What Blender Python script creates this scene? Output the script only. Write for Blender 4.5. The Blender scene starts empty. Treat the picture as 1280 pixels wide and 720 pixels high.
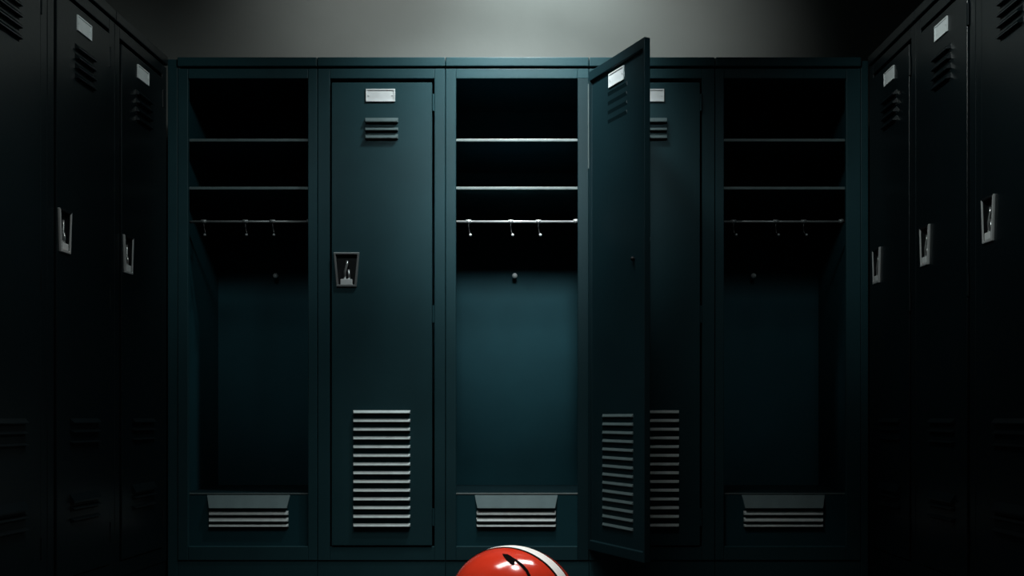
import bpy, bmesh, math, random
from mathutils import Vector, Matrix
random.seed(4)
scene = bpy.context.scene
C = scene.collection
K = 0.0028           # metres per pixel at the plane of the back lockers
R = math.radians

# ------------------------------------------------------------------ materials
def mat(name, color, rough=0.5, metal=0.0, spec=0.5, noise=0.0, nscale=8.0, bump=0.0, bscale=60.0, coat=0.0, emit=None):
    m = bpy.data.materials.new(name); m.use_nodes = True
    nt = m.node_tree; b = nt.nodes['Principled BSDF']
    b.inputs['Base Color'].default_value = (*color, 1)
    b.inputs['Roughness'].default_value = rough
    b.inputs['Metallic'].default_value = metal
    b.inputs['Specular IOR Level'].default_value = spec
    b.inputs['Coat Weight'].default_value = coat
    b.inputs['Coat Roughness'].default_value = 0.06
    tc = nt.nodes.new('ShaderNodeTexCoord')
    if noise > 0:
        n = nt.nodes.new('ShaderNodeTexNoise'); n.inputs['Scale'].default_value = nscale
        n.inputs['Detail'].default_value = 6
        r = nt.nodes.new('ShaderNodeValToRGB')
        r.color_ramp.elements[0].position = .3; r.color_ramp.elements[1].position = .7
        r.color_ramp.elements[0].color = (*[c * (1 - noise) for c in color], 1)
        r.color_ramp.elements[1].color = (*[min(1, c * (1 + noise)) for c in color], 1)
        nt.links.new(tc.outputs['Object'], n.inputs['Vector'])
        nt.links.new(n.outputs['Fac'], r.inputs['Fac'])
        nt.links.new(r.outputs['Color'], b.inputs['Base Color'])
    if bump > 0:
        n2 = nt.nodes.new('ShaderNodeTexNoise'); n2.inputs['Scale'].default_value = bscale
        n2.inputs['Detail'].default_value = 4
        bp = nt.nodes.new('ShaderNodeBump'); bp.inputs['Strength'].default_value = bump
        bp.inputs['Distance'].default_value = .002
        nt.links.new(tc.outputs['Object'], n2.inputs['Vector'])
        nt.links.new(n2.outputs['Fac'], bp.inputs['Height'])
        nt.links.new(bp.outputs['Normal'], b.inputs['Normal'])
    return m

M = {}
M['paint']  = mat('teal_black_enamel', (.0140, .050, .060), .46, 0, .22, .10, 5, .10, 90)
M['inner']  = mat('locker_interior_enamel', (.0095, .052, .066), .60, 0, .15, .10, 5)
M['louver'] = mat('louver_lit_enamel', (.085, .125, .13), .42, 0, .5, .10, 30)  # paler than the door paint: light on the louver tops is in the colour
M['side_shade_paint'] = mat('shaded_side_enamel', (.0016, .0052, .0068), .34, 0, .5, .10, 5, .10, 90)  # door enamel darkened: the side rows' shade is in the colour
M['side_louver'] = mat('side_louver_enamel', (.070, .090, .094), .42, 0, .4, .10, 30)  # unused; louver colour toned for the light on the side rows
M['slat']   = mat('lit_louver_slat', (.50, .60, .61), .45, 0, .5, .10, 30)  # brighter louver copy; catch-light on the lower slats is painted in
M['hood']   = mat('grey_vent_plate', (.18, .27, .285), .5, 0, .4, .08, 20)
M['shade_paint'] = mat('shaded_enamel', (.0042, .0185, .0235), .50, 0, .2, .10, 5, .10, 90)  # paint darkened: shade of the open door and low ledge in the colour
M['jamb'] = mat('shaded_teal_enamel', (.0065, .026, .032), .50, 0, .2, .10, 5, .10, 90)  # frame paint darkened, so the jamb carries its shade as colour
M['shaded_steel']   = mat('shaded_steel_rod', (.20, .22, .22), .35, .4, .5, .05, 40)  # dimmer copy of the rod metal; weaker light put into the colour
M['knob']   = mat('nickel_knob', (.75, .78, .78), .25, .1, .6, .03, 40)
M['edge']   = mat('lit_worn_steel_edge', (.16, .20, .20), .40, 0, .5, .15, 30)  # worn hinge strip, and central lips with stronger light in their colour
M['steel']  = mat('brushed_steel', (.55, .57, .57), .30, .85, .5, .08, 40)
M['bright'] = mat('polished_zinc', (.80, .82, .82), .28, .55, .5, .05, 40)
M['cup']    = mat('black_handle_cup', (.004, .005, .006), .45, 0, .4)
M['card']   = mat('white_name_card', (.74, .79, .80), .60, 0, .3, .05, 40)
M['print']  = mat('faded_print', (.30, .33, .34), .6)
M['dark']   = mat('black_rubber', (.006, .007, .008), .6, 0, .3)
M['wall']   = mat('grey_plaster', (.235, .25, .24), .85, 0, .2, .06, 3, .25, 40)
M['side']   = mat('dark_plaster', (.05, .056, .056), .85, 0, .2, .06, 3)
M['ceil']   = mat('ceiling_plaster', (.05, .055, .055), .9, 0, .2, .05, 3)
M['floor']  = mat('dark_sealed_concrete', (.012, .015, .017), .55, 0, .3, .25, 4, .2, 30)
M['red']    = mat('glossy_red_shell', (.60, .036, .014), .16, 0, .6, .05, 20, 0, 0, .8)
M['white']  = mat('white_stripe_decal', (.86, .88, .86), .35, 0, .4, .03, 30)
M['black']  = mat('black_decal', (.004, .003, .003), .9, 0, 0.02)
M['mask']   = mat('grey_coated_wire', (.30, .31, .32), .35, 0, .5)
M['foam']   = mat('helmet_padding', (.03, .03, .032), .85, 0, .2, .2, 40)

# ------------------------------------------------------------------ mesh helpers
def box(bm, x0, x1, y0, y1, z0, z1):
    v = [bm.verts.new(p) for p in ((x0,y0,z0),(x1,y0,z0),(x1,y1,z0),(x0,y1,z0),(x0,y0,z1),(x1,y0,z1),(x1,y1,z1),(x0,y1,z1))]
    for f in ((0,3,2,1),(4,5,6,7),(0,1,5,4),(1,2,6,5),(2,3,7,6),(3,0,4,7)):
        bm.faces.new([v[i] for i in f])

def quad(bm, *pts):
    return bm.faces.new([bm.verts.new(p) for p in pts])

def tube(bm, pts, r, seg=10, caps=True):
    pts = [Vector(p) for p in pts]; rings = []
    ref = None
    for i, p in enumerate(pts):
        t = (pts[min(i+1, len(pts)-1)] - pts[max(i-1, 0)]).normalized()
        if ref is None:
            ref = t.orthogonal().normalized()
        ref = (ref - t * ref.dot(t)).normalized()
        b = t.cross(ref)
        rings.append([bm.verts.new(p + r * (math.cos(2*math.pi*k/seg) * ref + math.sin(2*math.pi*k/seg) * b)) for k in range(seg)])
    for a, b2 in zip(rings, rings[1:]):
        for k in range(seg):
            bm.faces.new((a[k], a[(k+1) % seg], b2[(k+1) % seg], b2[k]))
    if caps:
        bm.faces.new(list(reversed(rings[0]))); bm.faces.new(rings[-1])

def ball(bm, c, r, seg=12):
    bmesh.ops.create_uvsphere(bm, u_segments=seg, v_segments=seg // 2 + 2, radius=r, matrix=Matrix.Translation(c))

def obj(name, bm, material, parent=None, bevel=0.0, smooth=False, seg=2):
    bmesh.ops.recalc_face_normals(bm, faces=bm.faces)
    me = bpy.data.meshes.new(name); bm.to_mesh(me); bm.free()
    me.materials.append(material)
    if smooth:
        for p in me.polygons: p.use_smooth = True
    o = bpy.data.objects.new(name, me); C.objects.link(o)
    if bevel:
        md = o.modifiers.new('bevel', 'BEVEL'); md.width = bevel; md.segments = seg; md.limit_method = 'ANGLE'
        md.harden_normals = False
    if parent: o.parent = parent
    return o

def thing(name, label, cat, loc=(0,0,0), rotz=0.0, group=None):
    o = bpy.data.objects.new(name, None); C.objects.link(o)
    o.empty_display_size = .1
    o.location = loc; o.rotation_euler = (0, 0, rotz)
    o['label'] = label; o['category'] = cat
    if group: o['group'] = group
    return o

def struct(name, bm, m, bevel=0.0):
    o = obj(name, bm, m, None, bevel); o['kind'] = 'structure'; return o

# ------------------------------------------------------------------ room
W = 1.86
bm = bmesh.new(); box(bm, -2.1, 2.1, -4.4, .62, -.06, 0); struct('floor', bm, M['floor'])
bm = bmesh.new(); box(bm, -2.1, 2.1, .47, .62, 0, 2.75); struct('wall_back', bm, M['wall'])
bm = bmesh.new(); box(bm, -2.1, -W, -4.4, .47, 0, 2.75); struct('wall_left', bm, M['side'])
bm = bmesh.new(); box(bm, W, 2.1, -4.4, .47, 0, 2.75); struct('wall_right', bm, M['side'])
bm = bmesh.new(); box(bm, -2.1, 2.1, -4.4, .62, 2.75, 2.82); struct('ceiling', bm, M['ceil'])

# ------------------------------------------------------------------ lockers
H, D, T = 1.86, .45, .012
TOPZ, BOTZ = 1.787, .149
PAN = .010

def louver_bm(x0, x1, tops, h, p, y=0.0, sgn=-1):
    """pressed louvers: each a wedge flush at its top and standing proud at its lower lip"""
    bm = bmesh.new(); e = .008
    for i, z in enumerate(tops):
        hh = h[i] if isinstance(h, (list, tuple)) else h
        yo = y + sgn * p
        a = [bm.verts.new(q) for q in ((x0, y, z), (x1, y, z), (x1 - e*.4, yo, z - hh*.8), (x0 + e*.4, yo, z - hh*.8),
                                       (x1 - e*.4, yo, z - hh), (x0 + e*.4, yo, z - hh), (x1, y, z - hh), (x0, y, z - hh))]
        for f in ((0,1,2,3), (3,2,4,5), (5,4,6,7), (0,3,5,7), (1,6,4,2)):
            bm.faces.new([a[k] for k in f])
    return bm

def slot_bm(x0, x1, tops, h, y):
    """the dark slit under each louver"""
    bm = bmesh.new()
    for i, z in enumerate(tops):
        hh = h[i] if isinstance(h, (list, tuple)) else h
        box(bm, x0, x1, y - .0012, y + .001, z - hh - .006, z - hh + .001)
    return bm

def name_card(parent, cx, cz, w, h, y, sgn=-1):
    fr = bmesh.new(); t = .004
    ya, yb = sorted((y, y + sgn * .004))
    for q in ((cx-w/2, cx+w/2, cz+h/2-t, cz+h/2), (cx-w/2, cx+w/2, cz-h/2, cz-h/2+t),
              (cx-w/2, cx-w/2+t, cz-h/2+t, cz+h/2-t), (cx+w/2-t, cx+w/2, cz-h/2+t, cz+h/2-t)):
        box(fr, q[0], q[1], ya, yb, q[2], q[3])
    for s in (-1, 1):
        box(fr, cx + s*(w/2-.009) - .0018, cx + s*(w/2-.009) + .0018, ya, yb, cz - .002, cz + .002)
    f = obj('name_card_frame', fr, M['card'], parent)
    c = bmesh.new(); ya, yb = sorted((y, y + sgn * .002))
    box(c, cx-w/2+.003, cx+w/2-.003, ya, yb, cz-h/2+.003, cz+h/2-.003)
    o = obj('name_card', c, M['card'], parent); o['label'] = 'white name card'
    return o

def make_door(parent, x0, x1, z0, z1, yf, handle_cx, handle_s, card_w, upper, lower, hinge_x, inside_card=False, paint='paint', lv='louver', base=None, low_lv='slat'):
    """door occupying x0..x1, z0..z1, front face at yf, 22 mm thick; returns its mesh object"""
    t = .022; yb = yf + t
    bm = bmesh.new()
    hz, s = 1.117, handle_s
    tw, bw, hh = .082 * s, .062 * s, .112
    tz, bz = hz + hh/2, hz - hh/2
    hole = [(handle_cx - bw/2, bz), (handle_cx + bw/2, bz), (handle_cx + tw/2, tz), (handle_cx - tw/2, tz)]
    outer = [(x0, z0), (x1, z0), (x1, z1), (x0, z1)]
    vo = [bm.verts.new((x, yf, z)) for x, z in outer]; vh = [bm.verts.new((x, yf, z)) for x, z in hole]
    for i in range(4):
        j = (i+1) % 4
        bm.faces.new((vo[i], vo[j], vh[j], vh[i]))
    vb = [bm.verts.new((x, yb, z)) for x, z in outer]
    for i in range(4):
        j = (i+1) % 4
        bm.faces.new((vo[j], vo[i], vb[i], vb[j]))
    # inside: a rim around a pan sunk 10 mm
    m_s, m_t = .010, .034
    pan = [(x0+m_s, z0+m_t), (x1-m_s, z0+m_t), (x1-m_s, z1-m_t), (x0+m_s, z1-m_t)]
    vp = [bm.verts.new((x, yb, z)) for x, z in pan]; vq = [bm.verts.new((x, yb-PAN, z)) for x, z in pan]
    for i in range(4):
        j = (i+1) % 4
        bm.faces.new((vb[j], vb[i], vp[i], vp[j])); bm.faces.new((vp[j], vp[i], vq[i], vq[j]))
    bm.faces.new(vq)
    # inner lining of the cup opening
    vc = [bm.verts.new((x, yf + .010, z)) for x, z in hole]
    for i in range(4):
        j = (i+1) % 4
        bm.faces.new((vh[i], vh[j], vc[j], vc[i]))
    bm.faces.new(vc)
    door = obj('door', bm, M[paint], parent, .0022)
    # handle
    hb = bmesh.new(); rt = .007 * (.6 + .4*s)
    ins = lambda q, d: [(q[0][0]+d, q[0][1]+d), (q[1][0]-d, q[1][1]+d), (q[2][0]-d, q[2][1]-d), (q[3][0]+d, q[3][1]-d)]
    o2 = ins(hole, -rt*.6); i2 = ins(hole, rt*.5)
    a = [hb.verts.new((x, yf - .006, z)) for x, z in o2]; b = [hb.verts.new((x, yf - .006, z)) for x, z in i2]
    a2 = [hb.verts.new((x, yf + .001, z)) for x, z in o2]; b2 = [hb.verts.new((x, yf - .003, z)) for x, z in i2]
    for i in range(4):
        j = (i+1) % 4
        hb.faces.new((a[i], a[j], b[j], b[i])); hb.faces.new((a2[i], a2[j], a[j], a[i])); hb.faces.new((b[i], b[j], b2[j], b2[i]))
    rim = obj('handle_rim', hb, M['steel' if paint in ('paint', 'shade_paint') else 'bright'], door, .0015)
    if paint == 'side_shade_paint':                            # shade on the side rows' upper rim edge, put in as black
        rim.data.materials.append(M['cup'])
        for p in rim.data.polygons:
            if p.center.z > hz + hh/2 - rt: p.material_index = 1
    cb = bmesh.new(); 
    c0 = [cb.verts.new((x, yf - .0035, z)) for x, z in ins(hole, rt*.45)]; c1 = [cb.verts.new((x, yf + .0095, z)) for x, z in ins(hole, rt*.45)]
    cb.faces.new(c1)
    for i in range(4):
        j = (i+1) % 4
        cb.faces.new((c0[i], c0[j], c1[j], c1[i]))
    obj('handle_cup', cb, M['cup'], door)
    lb = bmesh.new(); cx = handle_cx
    box(lb, cx - bw*.34, cx + bw*.32, yf - .005, yf + .009, bz + .003, bz + .023)
    o = obj('latch_plate', lb, M['knob'], door, .0015); o['label'] = 'bright metal plate at the foot of the handle'
    lb = bmesh.new()
    tube(lb, [(cx - bw*.10, yf + .002, bz + .022), (cx - bw*.10, yf + .001, bz + .05), (cx + bw*.02, yf + .003, bz + .075), (cx + bw*.02, yf + .004, bz + .088)], .0045*s, 8)
    obj('latch_lever', lb, M['steel'], door, 0, True)
    lb = bmesh.new()
    tube(lb, [(cx + bw*.14, yf + .003, bz + .022), (cx + bw*.13, yf + .002, bz + .040), (cx + bw*.10, yf + .004, bz + .056)], .004*s, 8)
    obj('latch_finger', lb, M['steel'], door, 0, True)
    ccx = (x0 + x1) / 2
    name_card(door, ccx - .004, 1.726, card_w, .044, yf)
    for nm, vent, vm in (('upper_louver_vent', upper, lv), ('lower_louver_vent', lower, low_lv), ('base_louver_vent', base, low_lv)):
        if not vent: continue
        lw, tops, h, p = vent
        o = obj(nm, louver_bm(ccx - lw/2, ccx + lw/2, tops, h, p, yf), M[vm], door)
        sl = slot_bm(ccx - lw/2 + .004, ccx + lw/2 - .004, tops, h, yf)
        obj('vent_slit', sl, M['dark'], door)
    if inside_card:
        name_card(door, ccx + .005, 1.738, card_w * .92, .046, yb - PAN, 1)
        o = obj('inner_louver_back', louver_bm(ccx - .060, ccx + .060, [1.689 - .031*i for i in range(4)], -.014, .004, yb - PAN, 1), M[paint], door)
        tops = [.612 - .0285*i for i in range(14)]
        o = obj('inner_lower_louver_back', louver_bm(ccx - .095, ccx + .095, tops, .010, .004, yb - PAN, 1), M['louver'], door)
        kb = bmesh.new(); ball(kb, (ccx - .10, yb - .004, 1.115), .007); obj('latch_bolt', kb, M['dark'], door, 0, True)
    if inside_card:
        kb = bmesh.new(); box(kb, x1 - .0045, x1 - .001, yb - .001, yb + .0015, 1.47, 1.765)
        o = obj('hinge_leaf', kb, M['edge'], door); o['label'] = 'bright worn strip along the hinge edge'
    # hinges
    for z in (z1 - .07, (z0+z1)/2, z0 + .10):
        kb = bmesh.new(); tube(kb, [(hinge_x, yf + .001, z - .03), (hinge_x, yf + .001, z + .03)], .004, 8)
        obj('hinge', kb, M[paint], door)
    return door

def make_locker(label, w, o0, o1, loc, rotz, kind, door=None, door_angle=0.0, paint='paint', lip='louver'):
    t = thing('locker', label, 'locker', loc, rotz)
    g = .0004
    for x in (g, w - g - T*.5):
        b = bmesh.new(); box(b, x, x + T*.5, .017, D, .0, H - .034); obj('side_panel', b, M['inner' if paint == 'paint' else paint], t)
    b = bmesh.new(); box(b, g + T*.5, w - g - T*.5, D - .006, D, .0, H - .034); obj('back_panel', b, M['inner'], t)
    b = bmesh.new(); box(b, g + T*.5, w - g - T*.5, .018, D - .006, .118, .130); obj('bottom_panel', b, M['inner'], t)
    b = bmesh.new(); box(b, g + T*.5, w - g - T*.5, .018, D - .006, H - .05, H - .04); obj('top_panel', b, M['inner'], t)
    # front frame: stiles and rails with a return lip
    b = bmesh.new()
    box(b, g, o0, 0, .016, .10, 1.822)
    if door_angle:
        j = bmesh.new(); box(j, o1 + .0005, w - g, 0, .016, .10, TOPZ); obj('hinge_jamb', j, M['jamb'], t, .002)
        box(b, o1, w - g, 0, .016, TOPZ, 1.822)
    else:
        box(b, o1, w - g, 0, .016, .10, 1.822)
    box(b, o0, o1, 0, .016, TOPZ, 1.822); box(b, o0, o1, 0, .016, .10, BOTZ)
    obj('front_frame', b, M[paint], t, .002)
    b = bmesh.new(); box(b, g, w - g, -.006, D, 1.828, H); obj('top_cap', b, M[paint], t, .003)
    b = bmesh.new(); box(b, g, w - g, .003, .015, 0, .0995); obj('kick_plate', b, M[paint], t)
    if kind == 'open':
        x0, x1 = g + T*.5, w - g - T*.5
        for z in (1.577, 1.408):
            b = bmesh.new(); box(b, x0, x1, .024, D - .006, z - .006, z + .004)
            s = obj('shelf', b, M['inner'], t)
            b = bmesh.new(); box(b, x0, x1, .017, .024, z - .006, z + .0045)
            obj('shelf_lip', b, M[lip], s, .002)
        zr = 1.294
        b = bmesh.new(); tube(b, [(x0, .042, zr), (x1, .042, zr)], .0045, 10)
        cxs = [o0 + (o1-o0)*f for f in (.10, .45, .68)]
        for cx in cxs:
            tube(b, [(cx - .009, .042, zr + .001), (cx + .009, .042, zr + .001)], .0068, 10)
        tube(b, [(o1 - .012, .042, zr + .001), (o1 + .003, .042, zr + .003)], .0078, 10)
        rod = obj('coat_rod', b, M['bright' if lip == 'edge' else 'shaded_steel'], t, 0, True)
        for cx in cxs:
            b = bmesh.new()
            tube(b, [(cx, .042, zr - .004), (cx, .044, zr - .02), (cx + .003, .048, zr - .036), (cx + .006, .040, zr - .046), (cx + .007, .030, zr - .049)], .0022, 8)
            hk = obj('coat_hook', b, M['cup'], rod, 0, True); hk.data.materials.append(M['knob' if lip == 'edge' else 'shaded_steel']); nstem = len(hk.data.polygons)
            ball_b = bmesh.new(); ball(ball_b, (cx + .007, .030, zr - .049), .0052)
            # ball tip joined into the same hook mesh
            me = hk.data; tmp = bmesh.new(); tmp.from_mesh(me)
            tmpme = bpy.data.meshes.new('tip'); ball_b.to_mesh(tmpme); ball_b.free(); tmp.from_mesh(tmpme); tmp.to_mesh(me); tmp.free()
            bpy.data.meshes.remove(tmpme)
            for p in me.polygons:
                p.use_smooth = True
                if p.index >= nstem: p.material_index = 1
        b = bmesh.new(); cx = (o0 + o1)/2 - .006
        tube(b, [(cx, D - .006, 1.162), (cx, D - .03, 1.160)], .004, 8); ball(b, (cx, D - .034, 1.158), .0105)
        k = obj('knob_hook', b, M['knob'], t, 0, True); k['label'] = 'bright round knob hook on the back panel'
        # low shelf with vented front panel
        zl = .333
        b = bmesh.new(); box(b, x0, x1, .022, D - .006, zl - .008, zl); obj('seat_ledge', b, M['shade_paint'], t)
        b = bmesh.new(); box(b, x0, x1, .015, .022, zl - .004, zl + .002); obj('ledge_lip', b, M[lip], t, .0015)
        b = bmesh.new(); box(b, x0, x1, .016, .022, .13, zl - .004); vp = obj('vent_panel', b, M['inner'], t)
        cx = (o0 + o1)/2 - .002; hw = .140
        b = bmesh.new()
        pts = [(cx-hw-.006, .016, zl-.005), (cx+hw+.006, .016, zl-.005), (cx+hw-.004, .003, zl-.050), (cx-hw+.004, .003, zl-.050),
               (cx+hw-.004, .016, zl-.052), (cx-hw+.004, .016, zl-.052)]
        v = [b.verts.new(p) for p in pts]
        for f in ((0,1,2,3), (3,2,4,5), (0,3,5), (1,4,2)): b.faces.new([v[i] for i in f])
        hd = obj('vent_hood', b, M['hood'], vp); hd['label'] = 'sloping grey metal plate'
        tops = [.272, .249, .226]; hs = [.014, .014, .009]
        obj('louver_vent', louver_bm(cx-hw, cx+hw, tops, hs, .009, .016), M['slat'], vp)
        obj('vent_slit', slot_bm(cx-hw, cx+hw, tops, hs, .016), M['dark'], vp)
    if door:
        d = make_door(t, **door)
        if door_angle:
            px, py = door['hinge_x'], -.004
            # pivot: shift mesh and children so that the hinge line is the door's origin
            piv = Vector((px, door['yf'] + .022, 0))
            for o in [d] + list(d.children):
                o.data.transform(Matrix.Translation(-piv))
            d.location = (px, py, 0); d.rotation_euler = (0, 0, door_angle)
            d['label'] = 'locker door swung wide open'
    return t

U3 = [1.664, 1.633, 1.602]
full_up = (.116, [1.648, 1.614, 1.591], [.017, .012, .017], .012)
low14 = (.200, [.6255 - .0304*i for i in range(14)], .0105, .011)

def px(x): return (x - 640) * K
def unit(x0, x1, a, b): return px(x0), (x1-x0)*K, (a-x0)*K, (b-x0)*K

# the back row
L, w, a, b = unit(222, 396.5, 235, 385)
make_locker('dark doorless open locker at the left end of the back row', w, a, b, (L,0,0), 0, 'open')
L, w, a, b = unit(397, 556.5, 412.5, 543)
make_locker('closed dark teal locker facing us with its whole door lit, left of centre', w, a, b, (L,0,0), 0, 'closed',
    dict(x0=a+.006, x1=b-.008, z0=.152, z1=1.772, yf=-.004, handle_cx=a+.059, handle_s=1.0, card_w=.102, upper=full_up, lower=low14, hinge_x=b-.004))
L, w, a, b = unit(557, 736, 570, 722)
make_locker('brightly lit open central locker with its door swung out', w, a, b, (L,0,0), 0, 'open',
    dict(x0=w-.004-.350, x1=w-.004, z0=.138, z1=1.807, yf=-.026, handle_cx=w-.35+.045, handle_s=.9, card_w=.102, upper=full_up, lower=low14, hinge_x=w-.003, inside_card=True, paint='shade_paint'),
    door_angle=R(116), lip='edge')
L, w, a, b = unit(736.5, 893.5, 749, 877.5)
make_locker('closed dark locker half hidden behind the swung open door', w, a, b, (L,0,0), 0, 'closed',
    dict(x0=a+.006, x1=b-.008, z0=.152, z1=1.772, yf=-.004, handle_cx=a+.059, handle_s=1.0, card_w=.102, upper=full_up, lower=low14, hinge_x=b-.004))
L, w, a, b = unit(894, 1076, 905, 1058)
make_locker('dark doorless open locker at the right end of the back row', w, a, b, (L,0,0), 0, 'open')

# side rows
ws = .384
up_s = (.110, [1.664, 1.636, 1.608, 1.580], .016, .012)
low_s = (.165, [.598 - .032*i for i in range(3)], [.014, .008, .006], .011)
base_s = (.165, [.385 - .034*i for i in range(3)], [.026, .010, .008], .012)
names_l = ['closed locker of the left side row nearest the back corner',
           'closed locker in the middle of the left side row, white card at its top',
           'closed side locker cut off by the left edge of the picture']
names_r = ['closed locker of the right side row nearest the back corner',
           'closed locker in the middle of the right side row, white card at its top',
           'closed side locker cut off by the right edge of the picture']
th = R(3.4); cl = Vector((-1.207, -.006, 0)); dl = Vector((-math.sin(th), -math.cos(th), 0))
cr = Vector((1.249, -.006, 0)); dr = Vector((0, -1, 0))
def side_door():
    return dict(x0=.040, x1=ws-.040, z0=.152, z1=1.772, yf=-.004, handle_cx=.080, handle_s=.72, card_w=.082, upper=up_s, lower=low_s, base=base_s, hinge_x=ws-.037, paint='side_shade_paint', lv='side_shade_paint', low_lv='side_shade_paint')
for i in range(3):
    make_locker(names_l[i], ws, .034, ws-.034, cl + dl*(ws*(i+1)), math.pi/2 - th, 'closed', side_door(), paint='side_shade_paint')
    make_locker(names_r[i], ws, .034, ws-.034, cr + dr*(ws*i), -math.pi/2, 'closed', side_door(), paint='side_shade_paint')

# corner fillers
bm = bmesh.new(); box(bm, -1.206, px(222) - .001, .002, .018, 0, 1.855); struct('trim_1', bm, M['paint'], .002)
bm = bmesh.new(); box(bm, px(1076) + .001, 1.248, .002, .018, 0, 1.85); struct('trim_2', bm, M['paint'], .002)

# ------------------------------------------------------------------ football helmet
HA, HB, HC, HZ = .165, .130, .132, .153
hel = thing('football_helmet', 'glossy red football helmet with white centre stripe on the floor', 'helmet', (.002, -1.01, 0), R(57 - 90))
def S(az, el, off=0.0):
    """shell surface: +x is the face side, +y the wearer's left"""
    ca, sa = math.cos(R(az)), math.sin(R(az))
    if el >= 0:
        ce, se = math.cos(R(el)), math.sin(R(el))
        p = Vector((HA*ce*ca, HB*ce*sa, HC*se)); n = Vector((ce*ca/HA, ce*sa/HB, se/HC)).normalized()
    else:
        t = -el / 90.0                                   # lower skirt, tucks in gently
        r = 1 - .16 * t * t
        p = Vector((HA*r*ca, HB*r*sa, -.152*t)); n = Vector((ca/HA, sa/HB, -.3*t)).normalized()
    return p + n*off + Vector((0, 0, HZ))
bm = bmesh.new()
azs = [i*5 for i in range(72)]; els = [-88, -75, -60, -45, -30, -20, -10, 0, 6, 12, 18, 24, 32, 40, 48, 56, 64, 72, 79, 85]
g = {(i, j): bm.verts.new(S(az, el)) for i, az in enumerate(azs) for j, el in enumerate(els)}
def cut(az, el):
    z = (az + 180) % 360 - 180
    if abs(z) < 52 and el < 15: return True              # face opening
    if abs(z) > 140 and el < -52: return True            # nape
    return False
for i in range(72):
    for j in range(len(els)-1):
        if cut(azs[i] + 2.5, (els[j] + els[j+1])/2): continue
        bm.faces.new((g[i,j], g[(i+1) % 72,j], g[(i+1) % 72,j+1], g[i,j+1]))
top = bm.verts.new(S(0, 90))
for i in range(72): bm.faces.new((g[i,len(els)-1], g[(i+1) % 72,len(els)-1], top))
for v in [v for v in bm.verts if not v.link_faces]: bm.verts.remove(v)
sh = obj('shell', bm, M['red'], hel, 0, True)
md = sh.modifiers.new('thick', 'SOLIDIFY'); md.thickness = .004; md.offset = -1
sh['label'] = 'glossy red shell'

def stripe(name, y0, y1, off, material):
    """a band of constant width laid over the midline of the shell from brow to nape"""
    bm = bmesh.new(); rows = []
    n = 60
    for k in range(n+1):
        a = 18 + (200 - 18) * k / n                      # angle in the midline plane
        row = []
        for q in range(4):
            y = y0 + (y1-y0)*q/3; sq = math.sqrt(max(0, 1 - (y/HB)**2))
            if a <= 180:
                p = Vector((HA*sq*math.cos(R(a)), y, HC*sq*math.sin(R(a))))
                nn = Vector((p.x/HA**2, p.y/HB**2, p.z/HC**2)).normalized()
            else:
                t = (a-180)/90; p = Vector((-HA*sq*(1 - .16*t*t), y, -.152*t)); nn = Vector((-1, 0, 0))
            row.append(bm.verts.new(p + nn*off + Vector((0, 0, HZ))))
        rows.append(row)
    for r0, r1 in zip(rows, rows[1:]):
        for q in range(3): bm.faces.new((r0[q], r0[q+1], r1[q+1], r1[q]))
    return obj(name, bm, material, sh, 0, True)
o = stripe('center_stripe', -.0165, .0165, .0011, M['white']); o['label'] = 'white centre stripe'
for s in (-1, 1):
    a, b = sorted((s*.0160, s*.0220)); o = stripe('stripe_edge', a, b, .0008, M['black']); o['label'] = 'thin black stripe edge'

def decal(name, upper, lower, material):
    """a decal between two matching outlines given as (azimuth, elevation) on the shell"""
    bm = bmesh.new(); rows = []
    def sub(pl, n):
        out = []
        for i in range(n+1):
            u = i/n*(len(pl)-1); k = min(int(u), len(pl)-2); f = u-k
            out.append(tuple(pl[k][d] + (pl[k+1][d]-pl[k][d])*f for d in (0, 1)))
        return out
    U, Lo = sub(upper, 24), sub(lower, 24)
    for u, l in zip(U, Lo):
        rows.append([bm.verts.new(S(u[0] + (l[0]-u[0])*q/4, u[1] + (l[1]-u[1])*q/4, .0011)) for q in range(5)])
    for r0, r1 in zip(rows, rows[1:]):
        for q in range(4): bm.faces.new((r0[q], r0[q+1], r1[q+1], r1[q]))
    return bm
bm = decal('side_emblem', [(-85.6,65.3), (-74.8,65.2), (-67.5,62.8), (-62.5,59.6), (-60.0,57.2)],
           [(-85.6,65.2), (-77.5,59.2), (-69.5,53.2), (-64.0,49.2), (-60.8,49.4)], M['black'])
bm2 = decal('', [(-62.5,59.8), (-54.4,55.2), (-48.9,49.7), (-44.8,42.6), (-43.2,34.4), (-43.5,20), (-50,8)],
            [(-62.0,56.5), (-57.0,52.5), (-52.0,47.0), (-48.2,40.8), (-46.4,34.5), (-47,20), (-53,8)], M['black'])
tm = bpy.data.meshes.new('tmp'); bm2.to_mesh(tm); bm2.free(); bm.from_mesh(tm); bpy.data.meshes.remove(tm)
o = obj('side_emblem', bm, M['black'], sh, 0, True); o['label'] = 'black curved arrow emblem'
for s in (-1, 1):
    bm = bmesh.new(); c = [S(s*88, -22, .001)]
    ring = [bm.verts.new(S(s*88 + 7*math.cos(2*math.pi*k/20), -22 + 13*math.sin(2*math.pi*k/20), .001)) for k in range(20)]
    bm.faces.new(ring); obj('ear_hole', bm, M['black'], sh)
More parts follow.
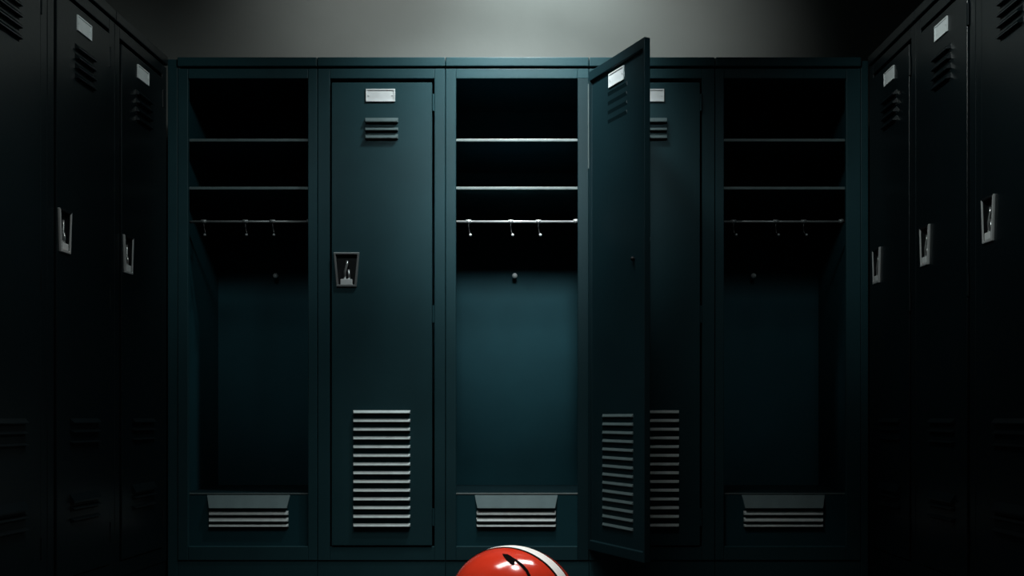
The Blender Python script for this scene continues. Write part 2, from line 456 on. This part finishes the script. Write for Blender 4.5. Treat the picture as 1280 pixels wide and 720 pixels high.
# face mask
fb = bmesh.new()
def arc(el, a0, out, z, n=24):
    pts = []
    for k in range(n+1):
        az = -a0 + 2*a0*k/n; bulge = out*math.cos(R(az*90/a0))
        pts.append(Vector((HA*math.cos(R(az)) + bulge, HB*math.sin(R(az))*1.03, z)))
    return pts
for zz, out in ((.150, .035), (.105, .055), (.062, .050), (.026, .035)):
    tube(fb, arc(0, 62, out, zz), .0042, 8)
for s in (-1, 1):
    tube(fb, [(HA*math.cos(R(16)) + .020, s*.030, .185), (HA*math.cos(R(14)) + .034, s*.028, .150), (HA + .046, s*.028, .105), (HA + .044, s*.028, .062), (HA + .028, s*.028, .026)], .0042, 8)
obj('face_mask', fb, M['mask'], hel, 0, True)
bm = bmesh.new()
rows = [[bm.verts.new(S(az, el, -.016)) for az in range(0, 360, 10)] for el in (18, 32, 50, 68, 84)]
for r0, r1 in zip(rows, rows[1:]):
    for k in range(36): bm.faces.new((r0[k], r0[(k+1) % 36], r1[(k+1) % 36], r1[k]))
bm.faces.new(rows[-1])
obj('padding', bm, M['foam'], hel, 0, True)

# ------------------------------------------------------------------ light
world = bpy.data.worlds.new('World'); scene.world = world; world.use_nodes = True
world.node_tree.nodes['Background'].inputs['Color'].default_value = (.5, .8, 1, 1)
world.node_tree.nodes['Background'].inputs['Strength'].default_value = .0002

def aim(o, target):
    o.rotation_euler = (Vector(target) - o.location).to_track_quat('-Z', 'Y').to_euler()
def spot(name, loc, target, energy, angle, size, color, blend=1.0):
    l = bpy.data.lights.new(name, 'SPOT'); l.energy = energy; l.spot_size = R(angle); l.spot_blend = blend
    l.shadow_soft_size = size; l.color = color
    o = bpy.data.objects.new(name, l); C.objects.link(o); o.location = loc; aim(o, target); return o
def area(name, loc, target, energy, sx, sy, color, spread=180):
    l = bpy.data.lights.new(name, 'AREA'); l.shape = 'RECTANGLE'; l.size = sx; l.size_y = sy; l.energy = energy; l.color = color; l.spread = R(spread)
    o = bpy.data.objects.new(name, l); C.objects.link(o); o.location = loc; aim(o, target); return o
COOL = (.90, 1.0, .97)
spot('key_lamp', (.04, -.33, 2.30), (-.045, .25, 1.45), 53, 101, .05, (.92, 1, 1), 1.0)
spot('locker_spot', (.05, -1.75, 2.60), (.03, .42, 1.15), 330, 24, .28, (.86, 1, 1.02))
spot('left_locker_fill', (-.72, -1.75, 2.6), (-.84, .42, 1.0), 38, 25, .25, (.86, 1, 1.02))  # added fill for the inside of the left open locker
spot('right_locker_fill', (.86, -1.75, 2.6), (.95, .42, .95), 26, 27, .25, (.86, 1, 1.02))  # added fill, faintly lights the right open locker's inside
spot('wall_spot', (.0, -.70, 2.66), (-.03, .47, 2.25), 47, 95, .06, (.96, 1, .97), .75)
spot('wall_core_spot', (.14, .12, 2.70), (.12, .47, 2.2), 16, 100, .05, (.84, 1, 1))
spot('louver_fill', (-.10, -.62, 2.66), (-.10, 0, .42), 46, 32, .06, (.95, 1, 1))  # added lamp to brighten the lower louvers
spot('helmet_fill', (-.35, -1.25, 2.6), (0, -1.03, .2), 150, 13, .10, (1, .97, .93))  # added lamp that lifts the red of the helmet shell
area('strip_light', (-.22, -.80, 1.80), (-.19, -.92, 0), 6.5, 1.40, .27, (1, .98, .94), 95)
spot('left_row_fill', (.5, -1.9, 2.65), (-1.25, -.6, 1.75), 60, 48, .15, COOL)  # added fill so the left row's cards and handles show
spot('right_row_fill', (-.5, -1.9, 2.65), (1.25, -.95, 1.75), 130, 48, .15, COOL)  # added fill on the cards and handles of the right row

# ------------------------------------------------------------------ camera
cam = bpy.data.cameras.new('camera'); co = bpy.data.objects.new('camera', cam); C.objects.link(co)
co.location = (0, -3.36, .6); co.rotation_euler = (R(90), 0, 0)
cam.sensor_width = 36; cam.lens = 1200/1280*36; cam.shift_y = 162/1280; cam.clip_start = .02
scene.camera = co
scene.view_settings.view_transform = 'Standard'
scene.view_settings.look = 'None'
scene.view_settings.exposure = 0; scene.view_settings.gamma = 1
